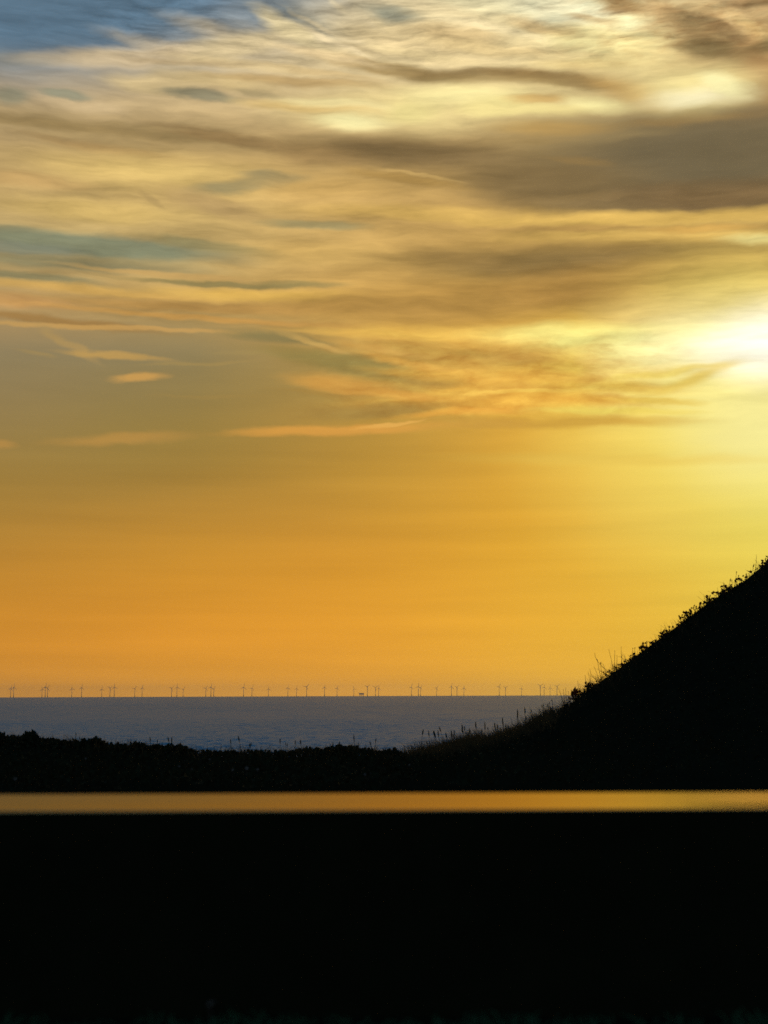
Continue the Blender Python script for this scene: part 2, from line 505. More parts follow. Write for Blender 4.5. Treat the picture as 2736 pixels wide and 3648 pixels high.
# ------------------------------------------------------------------ materials
def mat(name):
    m = bpy.data.materials.new(name)
    m.use_nodes = True
    return m, NT(m.node_tree)


def simple(name, rgb, rough=0.8, var=0.25, nscale=8.0, bump=0.0, spec=0.3, metal=0.0):
    m, n = mat(name)
    tc = n.n('ShaderNodeTexCoord').outputs['Object']
    ns = n.noise(tc, nscale, 5.0, 0.6)
    a = tuple(k * (1 - var) for k in rgb) + (1,)
    b = tuple(min(1, k * (1 + var)) for k in rgb) + (1,)
    c = n.mix(ns.outputs[0], a, b)
    p = n.n('ShaderNodeBsdfPrincipled')
    n.put(p.inputs['Base Color'], c)
    p.inputs['Roughness'].default_value = rough
    p.inputs['Specular IOR Level'].default_value = spec
    p.inputs['Metallic'].default_value = metal
    if bump:
        bp = n.n('ShaderNodeBump')
        bp.inputs['Strength'].default_value = bump
        bp.inputs['Distance'].default_value = 0.02
        n.put(bp.inputs['Height'], ns.outputs[0])
        n.put(p.inputs['Normal'], bp.outputs[0])
    o = n.n('ShaderNodeOutputMaterial')
    n.t.links.new(p.outputs[0], o.inputs[0])
    return m


def leafy(name, rgb, through, share, rough=0.7):
    """Thin leaf: reflects little, lets some light through."""
    m, n = mat(name)
    inf = n.n('ShaderNodeTexCoord').outputs['Object']
    ns = n.noise(inf, 14.0, 3.0, 0.6)
    a = tuple(k * 0.65 for k in rgb) + (1,)
    b = tuple(k * 1.35 for k in rgb) + (1,)
    p = n.n('ShaderNodeBsdfPrincipled')
    n.put(p.inputs['Base Color'], n.mix(ns.outputs[0], a, b))
    p.inputs['Roughness'].default_value = rough
    p.inputs['Specular IOR Level'].default_value = 0.02
    t = n.n('ShaderNodeBsdfTranslucent')
    t.inputs[0].default_value = (*through, 1)
    x = n.n('ShaderNodeMixShader')
    x.inputs[0].default_value = share
    n.t.links.new(p.outputs[0], x.inputs[1])
    n.t.links.new(t.outputs[0], x.inputs[2])
    o = n.n('ShaderNodeOutputMaterial')
    n.t.links.new(x.outputs[0], o.inputs[0])
    return m


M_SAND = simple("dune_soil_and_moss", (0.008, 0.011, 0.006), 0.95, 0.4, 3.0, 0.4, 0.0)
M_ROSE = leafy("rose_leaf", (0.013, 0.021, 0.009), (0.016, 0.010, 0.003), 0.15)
M_FRINGE = leafy("ridge_grass", (0.03, 0.033, 0.017), (0.12, 0.09, 0.04), 0.35)
M_SPRAY = leafy("ridge_leaf", (0.02, 0.02, 0.01), (0.2, 0.045, 0.008), 0.4)
M_STEM = simple('rose_stem', (0.04, 0.03, 0.02), 0.9, 0.3, 20.0, 0, 0.1)
M_GRASS = leafy("dune_grass", (0.009, 0.014, 0.007), (0.022, 0.018, 0.007), 0.2)
M_STALK = leafy('grass_stalk', (0.05, 0.045, 0.025), (0.1, 0.06, 0.02), 0.15)
M_LAWN = leafy('short_grass', (0.035, 0.1, 0.045), (0.03, 0.06, 0.02), 0.2)
M_BLOOM = simple('pale_petal', (0.08, 0.065, 0.05), 0.7, 0.1, 20.0, 0, 0.2)
M_BLOOMC = simple('bloom_centre', (0.2, 0.14, 0.05), 0.8, 0.1, 20.0, 0, 0.2)
M_TOWER = simple('turbine_paint', (0.34, 0.33, 0.3), 0.5, 0.03, 0.1, 0, 0.3)
M_BASE = simple('turbine_foundation', (0.4, 0.3, 0.06), 0.6, 0.1, 0.2, 0, 0.3)
M_PLAT = simple('platform_steel', (0.3, 0.3, 0.28), 0.6, 0.2, 0.1, 0, 0.3)

# wall
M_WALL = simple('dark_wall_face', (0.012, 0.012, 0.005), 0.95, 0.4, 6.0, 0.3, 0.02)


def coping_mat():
    m, n = mat('smooth_gold_coping')
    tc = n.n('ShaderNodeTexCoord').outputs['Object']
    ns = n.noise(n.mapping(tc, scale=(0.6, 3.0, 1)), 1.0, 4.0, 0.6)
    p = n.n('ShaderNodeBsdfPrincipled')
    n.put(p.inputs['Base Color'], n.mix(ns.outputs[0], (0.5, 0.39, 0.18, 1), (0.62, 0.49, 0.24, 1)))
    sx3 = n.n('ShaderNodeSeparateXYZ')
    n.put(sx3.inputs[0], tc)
    left_rough = n.rng(sx3.outputs[0], -1.1, 0.7, 0.27, 0.0, kind='LINEAR')       # rougher to the left, put in to dim the sky reflection there
    n.put(p.inputs['Roughness'], n.math('ADD', left_rough, n.rng(ns.outputs[0], 0.3, 0.7, 0.13, 0.18)))
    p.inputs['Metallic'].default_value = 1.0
    p.inputs['Specular Tint'].default_value = (0.75, 0.58, 0.28, 1)  # gold put into the metal so the reflected sky looks more golden
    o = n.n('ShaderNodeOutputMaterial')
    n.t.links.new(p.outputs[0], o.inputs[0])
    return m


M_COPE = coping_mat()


def sea_mat():
    m, n = mat('sea_water')
    g = n.n('ShaderNodeNewGeometry').outputs['Position']
    w1 = n.noise(n.mapping(g, scale=(1 / 2.2, 1 / 6.0, 1)), 1.0, 3.0, 0.6)
    w2 = n.noise(n.mapping(g, scale=(1 / 14.0, 1 / 40.0, 1)), 1.0, 3.0, 0.6)
    w3 = n.noise(n.mapping(g, scale=(1 / 150.0, 1 / 900.0, 1)), 1.0, 3.0, 0.6)
    h = n.math('ADD', n.math('MULTIPLY', w1.outputs[0], 0.5), n.math('MULTIPLY', w2.outputs[0], 1.6))
    bp = n.n('ShaderNodeBump')
    bp.inputs['Strength'].default_value = 0.6
    bp.inputs['Distance'].default_value = 0.35
    n.put(bp.inputs['Height'], h)
    p = n.n('ShaderNodeBsdfPrincipled')
    n.put(p.inputs['Base Color'], n.mix(w3.outputs[0], (0.05, 0.225, 0.30, 1), (0.065, 0.255, 0.345, 1)))
    p.inputs['Roughness'].default_value = 0.42
    p.inputs['IOR'].default_value = 1.2
    p.inputs['Specular IOR Level'].default_value = 0.28
    n.put(p.inputs['Normal'], bp.outputs[0])
    o = n.n('ShaderNodeOutputMaterial')
    n.t.links.new(p.outputs[0], o.inputs[0])
    return m


M_SEA = sea_mat()

# ------------------------------------------------------------------ mesh helpers
def mesh_obj(name, verts, faces, m, parent=None, smooth=False):
    me = bpy.data.meshes.new(name)
    me.from_pydata([tuple(v) for v in verts], [], faces)
    me.update()
    if smooth:
        me.polygons.foreach_set('use_smooth', [True] * len(me.polygons))
    me.materials.append(m)
    o = bpy.data.objects.new(name, me)
    COL.objects.link(o)
    if parent is not None:
        o.parent = parent
    return o


def tag(o, label=None, cat=None, group=None, kind=None):
    if label:
        o['label'] = label
    if cat:
        o['category'] = cat
    if group:
        o['group'] = group
    if kind:
        o['kind'] = kind
    return o


def empty(name, loc, label, cat, group=None):
    o = bpy.data.objects.new(name, None)
    o.empty_display_size = 0.2
    COL.objects.link(o)
    o.location = loc
    return tag(o, label, cat, group)


class MB:
    """Collects pieces, then links them as one mesh."""
    def __init__(self):
        self.v, self.f = [], []

    def add(self, vs, fs):
        b = len(self.v)
        self.v.extend(vs)
        self.f.extend(tuple(b + i for i in f) for f in fs)

    def tube(self, pts, radii, n=6, cap=True):
        pts = [Vector(p) for p in pts]
        vs, fs = [], []
        for i, p in enumerate(pts):
            t = (pts[min(i + 1, len(pts) - 1)] - pts[max(i - 1, 0)]).normalized()
            a = t.cross(Vector((0, 1, 0)))
            if a.length < 0.1:
                a = t.cross(Vector((1, 0, 0)))
            a.normalize()
            b = t.cross(a)
            for k in range(n):
                q = 2 * math.pi * k / n
                vs.append(p + (a * math.cos(q) + b * math.sin(q)) * radii[i])
        for i in range(len(pts) - 1):
            for k in range(n):
                fs.append((i * n + k, i * n + (k + 1) % n, (i + 1) * n + (k + 1) % n, (i + 1) * n + k))
        if cap:
            fs.append(tuple(range(n))[::-1])
            fs.append(tuple((len(pts) - 1) * n + k for k in range(n)))
        self.add(vs, fs)

    def box(self, lo, hi):
        (x0, y0, z0), (x1, y1, z1) = lo, hi
        vs = [Vector(c) for c in ((x0, y0, z0), (x1, y0, z0), (x1, y1, z0), (x0, y1, z0), (x0, y0, z1), (x1, y0, z1), (x1, y1, z1), (x0, y1, z1))]
        self.add(vs, [(0, 3, 2, 1), (4, 5, 6, 7), (0, 1, 5, 4), (1, 2, 6, 5), (2, 3, 7, 6), (3, 0, 4, 7)])

    def blade(self, root, tip, bend, width):
        """A flat tapering grass blade, arched between root and tip."""
        root, tip, bend = Vector(root), Vector(tip), Vector(bend)
        d = tip - root
        s = d.cross(Vector((random.uniform(-.5, .5), 1, 0.2)))
        if s.length < 1e-6:
            s = Vector((1, 0, 0))
        s.normalize()
        vs = []
        N = 4
        for i in range(N):
            t = i / N
            p = root + d * t + bend * (4 * t * (1 - t))
            w = width * (1 - 0.75 * t)
            vs += [p - s * w, p + s * w]
        vs.append(tip)
        fs = [(2 * i, 2 * i + 1, 2 * i + 3, 2 * i + 2) for i in range(N - 1)] + [(2 * N - 2, 2 * N - 1, 2 * N)]
        self.add(vs, fs)

    def leaf(self, p, d, nrm, size, wide=0.62):
        """An oval leaf, folded along its midrib and a little toothed."""
        d = d.normalized()
        s = d.cross(nrm)
        if s.length < 1e-4:
            s = d.cross(Vector((1, 0.3, 0.2)))
        s.normalize()
        n2 = s.cross(d)
        w = size * wide * 0.5
        up = n2 * size * 0.12
        vs = [p, p + d * size * .28 + s * w * .85 + up, p + d * size * .62 + s * w + up, p + d * size,
              p + d * size * .62 - s * w + up, p + d * size * .28 - s * w * .85 + up, p + d * size * .45]
        self.add(vs, [(0, 1, 6), (1, 2, 6), (2, 3, 6), (3, 4, 6), (4, 5, 6), (5, 0, 6)])

    def build(self, name, m, parent=None, smooth=False):
        return mesh_obj(name, self.v, self.f, m, parent, smooth)


def rand_dir(zmin=-0.2):
    while True:
        v = Vector((random.gauss(0, 1), random.gauss(0, 1), random.gauss(0, 1)))
        v.normalize()
        if v.z > zmin:
            return v


# ------------------------------------------------------------------ terrain
CREST = [(-900, 2632), (-300, 2636), (0, 2645), (200, 2655), (300, 2660), (420, 2668), (520, 2676), (640, 2690), (740, 2704), (900, 2700), (1000, 2702),
         (1130, 2698), (1260, 2692), (1400, 2700), (1480, 2706), (1560, 2698), (1640, 2676), (1740, 2652), (1850, 2612), (1950, 2560), (2050, 2489),
         (2130, 2433), (2200, 2386), (2300, 2310), (2400, 2238), (2500, 2160), (2600, 2102), (2670, 2060), (2736, 2004), (2900, 1890), (3200, 1760), (3700, 1650), (4500, 1600)]


def crest_y(x):
    return 16.0 + 0.22 * np.maximum(x - 1.0, 0.0)


_cx, _cz = [], []
for (u, v) in CREST:
    y = 16.0
    for _ in range(6):
        p = at(u, v, y)
        y = float(crest_y(p.x))
    _cx.append(p.x)
    _cz.append(p.z)


def vnoise(x, y, s, seed):
    """cheap smooth value noise from sines"""
    a = np.sin(x / s * 1.3 + seed) * np.cos(y / s * 1.1 - seed * 2.1)
    b = np.sin((x + y) / s * 2.3 + seed * 1.7) * np.cos((x - y) / s * 1.9 + seed)
    return a * 0.6 + b * 0.4


def height(x, y):
    x = np.asarray(x, float)
    y = np.asarray(y, float)
    cz = np.interp(x, _cx, _cz)
    cy = crest_y(x)
    t = np.clip((y - 8.2) / (cy - 8.2), 0, 1)
    front = cz * t ** 1.25
    back_d = np.maximum(y - cy, 0)
    back = cz - 11.0 * (1 - np.exp(-(back_d / 24.0) ** 1.3)) - np.maximum(cz, 0) * (1 - np.exp(-back_d / 14.0))
    z = np.where(y <= cy, front, back)
    fade = np.clip((y - 4.5) / 4.0, 0, 1)
    near = np.exp(-((y - cy) / 1.2) ** 2)
    z = z + fade * (1 - 0.8 * near) * (0.05 * vnoise(x, y, 1.7, 1.0) + 0.02 * vnoise(x, y, 0.5, 4.0)) + 0.012 * near * vnoise(x, y, 0.35, 2.0) + 0.022 * near * vnoise(x, y, 1.1, 6.0)
    # land behind the camera rolls gently
    z = z + np.clip((-y - 4) / 30.0, 0, 1) * 1.2 * vnoise(x, y, 14.0, 3.0)
    shore = np.clip((y - 70) / 60.0, 0, 1)
    z = z - shore * 2.5
    return z


def hz(x, y):
    return float(height(x, y))


def grid_axis(lo, hi, c, near, n):
    t = np.linspace(-1, 1, n)
    s = np.sign(t) * (near * np.abs(t) + (1 - near) * np.abs(t) ** 3)
    return np.where(t < 0, c + s * (c - lo), c + s * (hi - c))


xs = grid_axis(-420, 420, 1.5, 0.045, 281)
ys = grid_axis(-420, 175, 15.2, 0.05, 321)
X, Y = np.meshgrid(xs, ys)
Z = height(X, Y)
nx, ny = len(xs), len(ys)
tv_ = np.stack([X, Y, Z], -1).reshape(-1, 3)
idx = np.arange(nx * ny).reshape(ny, nx)
tf_ = np.stack([idx[:-1, :-1], idx[:-1, 1:], idx[1:, 1:], idx[1:, :-1]], -1).reshape(-1, 4)
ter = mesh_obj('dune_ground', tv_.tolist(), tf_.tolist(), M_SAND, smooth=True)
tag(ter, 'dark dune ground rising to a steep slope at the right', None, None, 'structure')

# ------------------------------------------------------------------ sea, curved with the earth
rr = np.concatenate([np.linspace(90, 255, 12), np.arange(256, 700, 0.9), np.arange(700, 2600, 3.0), np.geomspace(2610, 21000, 160)])
aa = np.concatenate([np.linspace(rad(-75), rad(-21), 20), np.linspace(rad(-20.5), rad(20.5), 520), np.linspace(rad(21), rad(75), 20)])
A, R = np.meshgrid(aa, rr)
SX, SY = np.sin(A) * R, np.cos(A) * R
SZ = SEA - R ** 2 / (2 * RE)
edge = np.clip((R - 240) / 20.0, 0, 1) * np.clip((rad(20.5) - np.abs(A)) / rad(1), 0, 1)
gust = 0.65 + 0.35 * np.sin(SX / 41.0 + np.sin(SY / 160.0) * 2) * np.cos(SY / 230.0 + SX / 90.0)
for k in range(44):
    wl = rng.uniform(1.9, 7.5) if k < 26 else rng.uniform(9, 30)
    reach = np.clip((760 - R) / 420.0, 0, 1) if k < 26 else np.clip((2500 - R) / 900.0, 0, 1)
    th = rng.normal(0.25, 0.5)
    kx, ky = 2 * math.pi / wl * math.sin(th), 2 * math.pi / wl * math.cos(th)
    SZ = SZ + edge * reach * gust * (0.0105 if k < 26 else 0.0025) * wl * np.sin(kx * SX + ky * SY + rng.uniform(0, 6.28))
sv = np.stack([SX, SY, SZ], -1).reshape(-1, 3)
idx = np.arange(len(aa) * len(rr)).reshape(len(rr), len(aa))
sf_ = np.stack([idx[:-1, :-1], idx[:-1, 1:], idx[1:, 1:], idx[1:, :-1]], -1).reshape(-1, 4)
def mesh_np(name, verts, quads, m):
    me = bpy.data.meshes.new(name)
    me.vertices.add(len(verts))
    me.vertices.foreach_set('co', np.ascontiguousarray(verts, np.float32).ravel())
    me.loops.add(quads.size)
    me.loops.foreach_set('vertex_index', np.ascontiguousarray(quads, np.int32).ravel())
    me.polygons.add(len(quads))
    me.polygons.foreach_set('loop_start', np.arange(0, quads.size, 4, dtype=np.int32))
    me.polygons.foreach_set('use_smooth', np.ones(len(quads), bool))
    me.update(calc_edges=True)
    me.validate()
    me.materials.append(m)
    o = bpy.data.objects.new(name, me)
    COL.objects.link(o)
    return o


sea = mesh_np('sea', sv, sf_, M_SEA)
tag(sea, 'slate blue sea with small ripples below the horizon', None, None, 'structure')

# ------------------------------------------------------------------ low wall across the foreground
wy0, wy1, wz = 3.0, 3.0, 0.0
d_front = 3.0
top_z = at(1368, 2886, d_front).z
d_rear = (EYE.z - top_z) / ((EYE.z - at(1368, 2826, 1.0).z))
wall = empty('low_wall', (0, d_front, 0), 'long black low wall across the foreground with a smooth top catching golden light', 'wall')


def bevel_box(x0, x1, y0, y1, z0, z1, b):
    prof = [(y0, z0), (y1, z0)]
    for k in range(5):
        q = k / 4 * math.pi / 2
        prof.append((y1 - b + b * math.cos(q), z1 - b + b * math.sin(q)))
    for k in range(5):
        q = math.pi / 2 + k / 4 * math.pi / 2
        prof.append((y0 + b + b * math.cos(q), z1 - b + b * math.sin(q)))
    n = len(prof)
    vs = [Vector((x, y, z)) for x in (x0, x1) for (y, z) in prof]
    fs = [(i, i + n, (i + 1) % n + n, (i + 1) % n) for i in range(n)]
    fs += [tuple(range(n)), tuple(range(2 * n - 1, n - 1, -1))]
    return vs, fs


dd = d_rear - d_front
b = MB()
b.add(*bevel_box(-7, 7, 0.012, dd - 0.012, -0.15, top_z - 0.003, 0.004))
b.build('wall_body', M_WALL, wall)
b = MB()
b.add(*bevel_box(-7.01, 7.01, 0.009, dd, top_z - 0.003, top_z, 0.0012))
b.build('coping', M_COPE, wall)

# ------------------------------------------------------------------ wind turbines
def solve_d(px, hub):
    lo, hi = 6000.0, 30000.0
    hor = -math.sqrt(2 * HE / RE)
    for _ in range(60):
        d = 0.5 * (lo + hi)
        ang = (hub - HE) / d - d / (2 * RE) - hor
        if ang * FPX > px:
            lo = d
        else:
            hi = d
    return d


HUB = 86.0


def turbine(u, px, label, phase, yaw):
    d = solve_d(px, HUB)
    r = ray(u, 2470)
    h = Vector((r.x, r.y, 0)).normalized()
    loc = Vector((h.x * d, h.y * d, SEA - d * d / (2 * RE)))
    t = empty('wind_turbine', loc, label, 'wind turbine', 'wind turbines along the horizon')
    t.rotation_euler = (0, 0, -math.atan2(h.x, h.y) + yaw)
    for k, (nm, src) in enumerate(TPARTS):
        o = bpy.data.objects.new(nm, src)
        COL.objects.link(o)
        o.parent = t
        if nm == 'hub':
            o.location = (0, -4.5, HUB)
            for j in range(3):
                bl = bpy.data.objects.new('blade', BLADE)
                COL.objects.link(bl)
                bl.parent = o
                bl.rotation_euler = (0, phase + j * 2 * math.pi / 3, 0)
    return t


def mesh_only(name, mb, m, smooth=True):
    me = bpy.data.meshes.new(name)
    me.from_pydata([tuple(v) for v in mb.v], [], mb.f)
    me.update()
    if smooth:
        me.polygons.foreach_set('use_smooth', [True] * len(me.polygons))
    me.materials.append(m)
    return me


b = MB()
b.tube([(0, 0, 14), (0, 0, 50), (0, 0, HUB - 1.5)], [2.3, 2.0, 1.5], 16)
TOWER = mesh_only('tower', b, M_TOWER)
b = MB()
b.tube([(0, 0, -6), (0, 0, 13.6)], [3.5, 3.5], 16)
b.tube([(0, 0, 13.6), (0, 0, 14.0)], [5.2, 5.2], 16)
BASE = mesh_only('foundation', b, M_BASE)
b = MB()
b.tube([(0, -4.0, HUB), (0, -2.5, HUB + .2), (0, 5, HUB + .4), (0, 8, HUB + .5)], [1.9, 2.4, 2.5, 1.6], 10)
NAC = mesh_only('nacelle', b, M_TOWER)
b = MB()
b.tube([(0, -2.2, 0), (0, -1.4, 0), (0, 0, 0)], [0.5, 1.6, 1.9], 12)
HUBM = mesh_only('hub', b, M_TOWER)
b = MB()
chord = [(1, 1.0, 1.0), (4, 1.2, 1.0), (9, 2.2, .55), (18, 1.7, .4), (28, 1.15, .28), (36, .7, .18), (39, .25, .08)]
vs, fs = [], []
for (z, c, th) in chord:
    vs += [Vector((-c, 0, z)), Vector((0, -th, z)), Vector((c, 0, z)), Vector((0, th, z))]
for i in range(len(chord) - 1):
    for k in range(4):
        fs.append((4 * i + k, 4 * i + (k + 1) % 4, 4 * i + 4 + (k + 1) % 4, 4 * i + 4 + k))
fs.append((0, 1, 2, 3))
fs.append(tuple(4 * (len(chord) - 1) + k for k in range(4)))
b.add(vs, fs)
BLADE = mesh_only('blade', b, M_TOWER)
TPARTS = [('foundation', BASE), ('tower', TOWER), ('nacelle', NAC), ('hub', HUBM)]

TURB = [
    (37.9, 30.0, 'shorter wind turbine of the pair nearest the left edge of the sea', .25),
    (48.9, 33.6, 'taller wind turbine of the pair nearest the left edge of the sea', .08),
    (149.7, 27.3, 'lowest wind turbine of the tight trio second from the left edge', -.1),
    (161.3, 35.0, 'tallest wind turbine of the tight trio second from the left edge', .2),
    (169.3, 31.8, 'right-hand wind turbine of the tight trio second from the left edge', .5),
    (255.9, 29.2, 'lone shorter wind turbine just after the tight left trio', -.1),
    (290.6, 32.4, 'lone taller wind turbine standing between the tight left trio and a very short one', .15),
    (362.7, 27.2, 'very short wind turbine just left of a close tall pair on the left horizon', .0),
    (391.9, 30.7, 'lower wind turbine of the close pair beside the very short one', .9),
    (407.1, 34.2, 'taller wind turbine of the close pair beside the very short one', -.1),
    (480.0, 28.5, 'faint thin wind turbine with a raised blade, left of a stouter taller one', .6),
    (506.3, 30.7, 'stout wind turbine right of a faint thin one, over the dark bank', .12),
    (611.2, 29.0, 'left wind turbine of the spaced trio above two upright seed stalks', .8),
    (630.4, 32.6, 'tall middle wind turbine of the spaced trio above two upright seed stalks', .0),
    (652.4, 26.0, 'short right wind turbine of the spaced trio above two upright seed stalks', .7),
    (733.3, 29.7, 'left wind turbine of the trio about a quarter across the picture', .6),
    (751.4, 33.3, 'tallest wind turbine of the trio about a quarter across the picture', .2),
    (761.5, 27.5, 'shortest wind turbine of the trio about a quarter across the picture', .5),
    (867.8, 32.3, 'taller wind turbine of a wide pair left of the single short turbine', .18),
    (897.5, 29.4, 'shorter wind turbine of a wide pair left of the single short turbine', .4),
    (956.2, 25.8, 'single short wind turbine standing well apart near the middle left', .0),
    (1025.6, 29.4, 'first wind turbine right of the single short one, with level blades', .1),
    (1056.2, 27.2, 'short wind turbine between two taller ones left of the picture centre', .25),
    (1092.3, 33.4, 'tall wind turbine with a V of raised blades left of the picture centre', .65),
    (1155.9, 31.5, 'tall wind turbine with one upright blade, third left of the offshore platform', .12),
    (1200.7, 27.9, 'wind turbine second to the left of the offshore platform', .3),
    (1260.6, 25.3, 'short wind turbine immediately left of the offshore platform', -.3),
    (1308.8, 32.1, 'tall wind turbine immediately right of the offshore platform', .9),
    (1337.7, 29.7, 'wind turbine with wide raised blades, second right of the offshore platform', 1.0),
    (1349.0, 26.8, 'faint short wind turbine touching its neighbour right of the offshore platform', .15),
    (1465.6, 30.9, 'single wind turbine left of the close pair near the centre right', .3),
    (1490.4, 33.0, 'taller wind turbine of the close pair above the leaning grass heads', .1),
    (1498.0, 28.4, 'shorter wind turbine of the close pair above the leaning grass heads', .5),
    (1555.0, 26.7, 'faintest wind turbine standing alone after the centre right pair', .6),
    (1608.2, 32.0, 'tall first wind turbine of a spaced row of three descending heights', .2),
    (1627.6, 29.5, 'middle wind turbine of a spaced row of three descending heights', .9),
    (1652.6, 26.2, 'shortest last wind turbine of a spaced row of three descending heights', .1),
    (1778.5, 31.2, 'taller wind turbine of the pair left of the single faint short one near the slope', .4),
    (1801.0, 27.5, 'shorter wind turbine of the pair left of the single faint short one near the slope', .95),
    (1857.6, 24.5, 'faint short wind turbine alone between the last pair and the last four', .3),
    (1924.8, 32.9, 'tall wind turbine with a V of blades starting the last four before the slope', 1.0),
    (1938.3, 28.7, 'second wind turbine of the last four before the dune slope', .1),
    (1959.8, 26.2, 'shortest wind turbine of the last four before the dune slope', .05),
    (1984.4, 31.2, 'last wind turbine of the row, nearest the dune slope', .9),
]
for i, (u, px, lab, ph) in enumerate(TURB):
    turbine(u, px, lab, ph, rad(32 + 8 * math.sin(i * 2.4)))

# offshore platform
d = 13200.0
r = ray(1288, 2470)
h = Vector((r.x, r.y, 0)).normalized()
plat = empty('offshore_platform', (h.x * d, h.y * d, SEA - d * d / (2 * RE)), 'boxy offshore platform with a helideck low on the horizon among the turbines', 'offshore platform')
plat.rotation_euler = (0, 0, -math.atan2(h.x, h.y))
b = MB()
for sx_ in (-1, 1):
    for sy_ in (-1, 1):
        b.tube([(sx_ * 20, sy_ * 12, -6), (sx_ * 19, sy_ * 12, 14)], [1.4, 1.4], 8)
for sy_ in (-1, 1):
    b.tube([(-20, sy_ * 12, 0), (19, sy_ * 12, 13)], [.7, .7], 6)
    b.tube([(20, sy_ * 12, 0), (-19, sy_ * 12, 13)], [.7, .7], 6)
b.build('jacket_leg_frame', M_PLAT, plat)
b = MB()
b.box((-23, -15, 13), (23, 15, 15))
b.box((-22, -14, 15), (22, 14, 21))
b.box((-23, -15, 21), (23, 15, 22.2))
b.box((-20, -13, 22.2), (14, 13, 27))
b.box((14.3, -9, 22.2), (21, 9, 25))
b.build('deck_block', M_PLAT, plat)
b = MB()
b.tube([(-24, 0, 29.0), (-24, 0, 30.2)], [11.5, 11.5], 8)
b.tube([(-19, 0, 24), (-24, 0, 29)], [1, 1], 6)
b.tube([(-21, 6, 22), (-29, 6, 29)], [.7, .7], 6)
b.build('helideck', M_PLAT, plat)
b = MB()
b.tube([(17, 0, 25), (17, 0, 29)], [1.3, 1.1], 8)
b.tube([(17, 0, 28.5), (29, -3, 23)], [.8, .5], 6)
b.build('crane', M_PLAT, plat)

# ------------------------------------------------------------------ vegetation
def ground_at(u, back=0.12):
    """Point on the ground just in front of the crest under pixel column u."""
    y = 16.0
    for _ in range(6):
        r = ray(u, 2500)
        x = r.x / r.y * y
        y = float(crest_y(np.array(x))) - back
    return Vector((x, y, hz(x, y)))


def leaf_cloud(b, c, rx, ry, rz, n, size, zmin=-0.3):
    for _ in range(n):
        q = rand_dir(zmin)
        k = random.random() ** 0.45
        p = c + Vector((q.x * rx * k, q.y * ry * k, q.z * rz * k))
        d = (q + rand_dir(-1) * 0.9)
        b.leaf(p, d, rand_dir(-.5), size * random.uniform(.6, 1.25))


def shrub(u0, u1, vtop, label, n=500, size=.05, lumps=5):
    um = (u0 + u1) / 2
    g = ground_at(um, 0.25)
    s = g.y / FPX
    t = empty('rose_shrub', (g.x, g.y, g.z - 0.02), label, 'shrub', 'low rose shrubs along the bank')
    top = at(um, vtop, g.y).z - g.z
    W_ = (u1 - u0) * s / 2
    b = MB()
    st = MB()
    for k in range(lumps):
        f = (k + .5) / lumps * 2 - 1
        hgt = top * (1 - 0.35 * abs(f) ** 1.5) * random.uniform(.8, 1.0)
        c = Vector((f * W_ * .8, random.uniform(-.2, .2), hgt * .52))
        leaf_cloud(b, c, W_ / lumps * 1.5, .22, hgt * .52, n // lumps, size)
        for _ in range(6):
            e = c + Vector((random.uniform(-.1, .1), random.uniform(-.1, .1), hgt * random.uniform(.1, .4)))
            st.tube([(f * W_ * .4, 0, 0), ((f * W_ * .4 + e.x) / 2, e.y / 2, e.z * .45), e], [.008, .006, .003], 5)
    b.build('foliage', M_ROSE, t)
    st.build('stems', M_STEM, t)
    return t


shrub(-150, 62, 2606, 'dense dark shrub cut by the left edge of the frame', 1400, .05, 7)
shrub(76, 146, 2603, 'tallest rounded dark shrub on the left of the bank', 900, .05, 4)
shrub(146, 214, 2632, 'low mound of dark leaves right of the tallest rounded shrub', 500, .05, 4)
shrub(212, 262, 2630, 'small dark leafy shrub between the low mound and the thin upright stems', 350, .045, 3)
shrub(290, 372, 2626, 'broad leafy shrub with pointed top leaves on the left bank', 750, .05, 5)
shrub(384, 412, 2648, 'little dark sprig shrub in the dip of the left bank', 160, .04, 2)
shrub(440, 515, 2646, 'flat topped dark shrub right of the dip in the left bank', 600, .05, 4)
shrub(520, 588, 2650, 'dark shrub under the first slanting seed stalk', 450, .05, 4)
shrub(596, 668, 2656, 'dark shrub at the foot of the two upright seed stalks', 450, .05, 4)
shrub(890, 950, 2672, 'small ragged shrub below the stalks at the left middle of the bank', 320, .04, 3)
shrub(1108, 1165, 2657, 'leggy open sprig of leaves near the middle of the bank', 160, .04, 3)
shrub(1160, 1262, 2652, 'wide low dark shrub in the middle of the bank', 650, .045, 5)
shrub(1355, 1432, 2660, 'bushy dark shrub where the bank meets the grassy slope', 420, .04, 4)

# creeping leaves that cover bank and slope: nobody could count them
b = MB()
us_ = [c[0] for c in CREST]
for _ in range(15000):
    u = random.uniform(-250, 3000)
    hill = u > 1960
    back = abs(random.gauss(0, 0.2)) if random.random() < (.3 if hill else .45) else random.uniform(0, 6.0)
    g = ground_at(u, back)
    if 1480 < u < 1960 and random.random() < .75:
        continue
    if hill:
        hgt = random.uniform(0, .02)
        size = random.uniform(.018, .04)
    else:
        hgt = random.uniform(0, .06) + (0.05 * max(0, vnoise(g.x, g.y, .35, 7.0)))
        size = random.uniform(.025, .055)
    p = g + Vector((random.uniform(-.05, .05), random.uniform(-.05, .05), hgt - .01))
    b.leaf(p, rand_dir(-.1), rand_dir(.1), size, random.uniform(.55, .85))
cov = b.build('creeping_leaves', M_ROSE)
tag(cov, 'dark creeping leaves covering the bank and the dune slope', 'ground cover', None, 'stuff')
b = MB()
